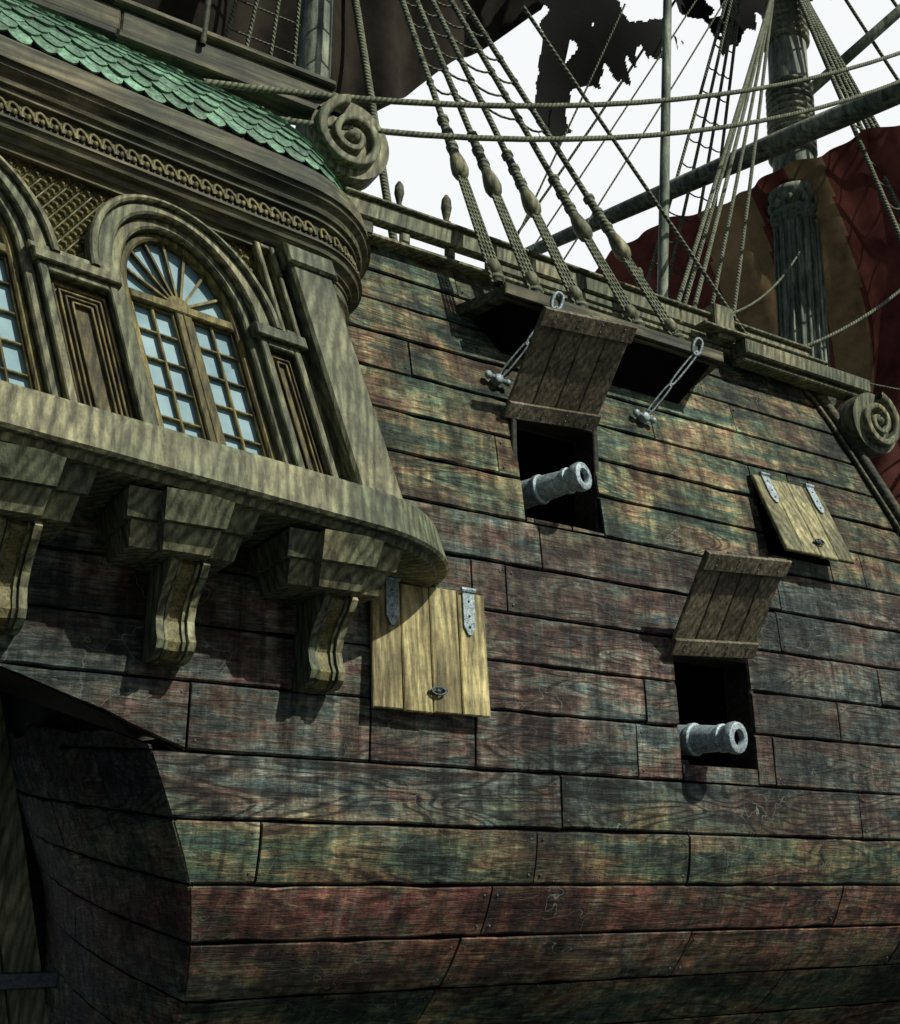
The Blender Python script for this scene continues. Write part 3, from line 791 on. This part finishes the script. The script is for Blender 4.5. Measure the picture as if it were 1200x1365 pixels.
def rope(p,q_,sag,rad,n=18,mat=None,name="rigging_rope"):
    E=empty(name);A=MB();A.tube(sagline(p,q_,sag,n),rad,8);A.make("strand",mat or M_rope,E,True)
rope((2.9,9.5,7.85),(16.5,9.6,14.75),.78,.036)
rope((3.3,9.5,7.62),(16.5,9.6,14.2),.85,.036)
rope((7.0,9.5,10.8),(11.1,9.6,6.7),.0,.026)
rope((9.5,16,8.0),(12.0,13,16.0),.1,.02);rope((9.3,16,8.0),(14.5,12,18.5),.1,.018);rope((10.4,15,9.0),(15.8,12.5,19.5),.1,.018)
rope((13.6,10,4.6),(20,9.7,13.6),.5,.035);rope((10.3,10.5,6.9),(16.8,10,11.0),.7,.028);rope((9.6,9.8,7.2),(15.3,12.2,11.3),.5,.02)
rope((8.6,14.5,6.4),(7.2,15.5,17.5),.0,.075,name="boat_pole")
rope((12.0,9.6,6.9),(20,9.0,7.6),.1,.012)
rope((15.4,12.6,13.2),(24,9,16),.9,.05);rope((12.6,18,13.4),(16.2,12.5,22),.2,.03);rope((16.4,12,21),(26,10,9),.6,.035);rope((16.4,12,19),(24,10,7),.6,.035)

# ------------------------------------------------------------------ sails
E=empty("striped_sail");A=MB()
nu,nv=110,30;pts=[]
for j in range(nv+1):
    v=j/nv;row=[]
    for i in range(nu+1):
        u=i/nu*.60
        Y=17.9-13.8*u
        X0=13.3+(17.6-Y)*.272+.55
        ztp=13.15-.1*math.sin(u*30)**2-1.9*max(0,1-u/.16)**1.5
        zb=5.5
        z=ztp+(zb-ztp)*v
        bil=.9*math.sin(math.pi*min(1,v*1.1))+.25*math.sin(u*46+v*2)*(.4+v)+.12*math.sin(u*23+1)+.05*math.sin(u*130+v*5)
        row.append((X0+bil,Y-.35*math.sin(v*2.6)*(1-u),z))
    pts.append(row)
for j in range(nv):
    for i in range(nu):
        u=(i+.5)/nu*.60+.02*math.sin(j/nv*3)
        st=1 if (.26<u<.345 or .405<u<.45) else 0
        A.quad(pts[j][i],pts[j][i+1],pts[j+1][i+1],pts[j+1][i],float(st))
A.make("cloth",M_sail,E,True)
E=empty("dark_sail");A=MB()
def dsl(u,v):
    lo=[(1.5,11.2),(4.8,12.3),(6.2,12.9),(7.5,13.4),(8.4,14.0),(9.2,15.0),(10.4,16.3),(12.2,18.2),(13.5,21)]
    k=u*(len(lo)-1);i=min(len(lo)-2,int(k));t=k-i
    x=lo[i][0]*(1-t)+lo[i+1][0]*t;z=lo[i][1]*(1-t)+lo[i+1][1]*t
    return (x*(1-.1*v),16-1.2*math.sin(math.pi*v*.8)+.22*math.sin(u*34+v*3)+.1*math.sin(v*17+u*9),z+(24-z)*v)
A.grid([[dsl(i/80,j/30) for i in range(81)] for j in range(31)],.5)
A.make("cloth",M_dsail,E,True)
E=empty("tattered_flag");A=MB();nu,nv=300,220
P2=[]
for j in range(nv+1):
    v=j/nv
    P2.append([(10.6+9.4*(i/nu)+.5*v,14+.35*math.sin(i/nu*14+v*4)+.15*math.sin(v*13),12.9+7.8*v+ (i/nu)*4.2) for i in range(nu+1)])
def keep(u,v):
    U,V=u*.85+v*.35,v*.8-u*.45
    n1=noise.fractal(Vector((U*5.6,V*3.6,7.4)),.9,2.0,4)
    n2=noise.noise(Vector((U*34,V*6,9)));n3=noise.noise(Vector((U*80,V*14,2)))
    edge=.10+.45*u+.24*noise.noise(Vector((u*8,2,1)))+.10*n2+.04*n3
    if u<.13: edge=.02+.10*max(0,n2)+1.2*max(0,u-.08)
    if v<edge: return False
    if u<.015+.02*noise.noise(Vector((1,v*20,4))): return False
    return n1+.10*n2+.04*n3<.12+.30*(v-.5) or u<.08
for j in range(nv):
    for i in range(nu):
        if keep(i/nu,j/nv): A.quad(P2[j][i],P2[j][i+1],P2[j+1][i+1],P2[j+1][i],.5)
A.make("cloth",M_flag,E)

# ------------------------------------------------------------------ sea
m=NT("sea_water");n=m.noise(m.tc.outputs["Object"],.8,5,.6)
m.out(m.ramp(n,[(.3,(.004,.012,.012)),(.7,(.010,.022,.020))]),.12,m.bump(n,.6,.3),0,.5)
A=MB();A.quad((-3000,-3000,-1.9),(3000,-3000,-1.9),(3000,3000,-1.9),(-3000,3000,-1.9));A.make("sea",m.m)

# ------------------------------------------------------------------ light
sd=Vector((.34,-.75,.78)).normalized()
el=math.asin(sd.z);az=math.atan2(sd.x,sd.y)
L=bpy.data.lights.new("sun","SUN");L.energy=4.3;L.angle=R(.5);L.color=(1.0,.98,.87)
lo=bpy.data.objects.new("sun",L);bpy.context.collection.objects.link(lo)
lo.rotation_euler=(-sd).to_track_quat('-Z','Y').to_euler();lo.location=(10,-20,25)
w=bpy.data.worlds.new("World");sc.world=w;w.use_nodes=True;nt=w.node_tree
bg=nt.nodes["Background"];sk=nt.nodes.new("ShaderNodeTexSky");sk.sky_type='NISHITA';sk.sun_disc=False;sk.sun_elevation=el;sk.sun_rotation=az
sk.air_density=1.0;sk.dust_density=2.0
nt.links.new(sk.outputs[0],bg.inputs[0]);bg.inputs[1].default_value=.05
bg2=nt.nodes.new("ShaderNodeBackground");bg2.inputs[0].default_value=(.93,.95,.96,1);bg2.inputs[1].default_value=1.0
tc=nt.nodes.new("ShaderNodeTexCoord");dp=nt.nodes.new("ShaderNodeVectorMath");dp.operation='DOT_PRODUCT'
fd=Vector((.55,.70,.52)).normalized();dp.inputs[1].default_value=fd
nt.links.new(tc.outputs["Generated"],dp.inputs[0])
mr=nt.nodes.new("ShaderNodeMapRange");mr.interpolation_type='SMOOTHSTEP';mr.inputs[1].default_value=.35;mr.inputs[2].default_value=.72
nt.links.new(dp.outputs["Value"],mr.inputs[0])
mx=nt.nodes.new("ShaderNodeMixShader");nt.links.new(mr.outputs[0],mx.inputs[0]);nt.links.new(bg.outputs[0],mx.inputs[1]);nt.links.new(bg2.outputs[0],mx.inputs[2])
nt.links.new(mx.outputs[0],nt.nodes["World Output"].inputs[0])

cam=bpy.data.cameras.new("camera");cam.sensor_width=36;cam.sensor_fit='HORIZONTAL';cam.lens=45;cam.clip_end=10000
co=bpy.data.objects.new("camera",cam);bpy.context.collection.objects.link(co);co.rotation_euler=(R(90+18.35),0,R(-31.8));sc.camera=co
sc.view_settings.view_transform='Standard';sc.view_settings.look='None';sc.view_settings.exposure=0
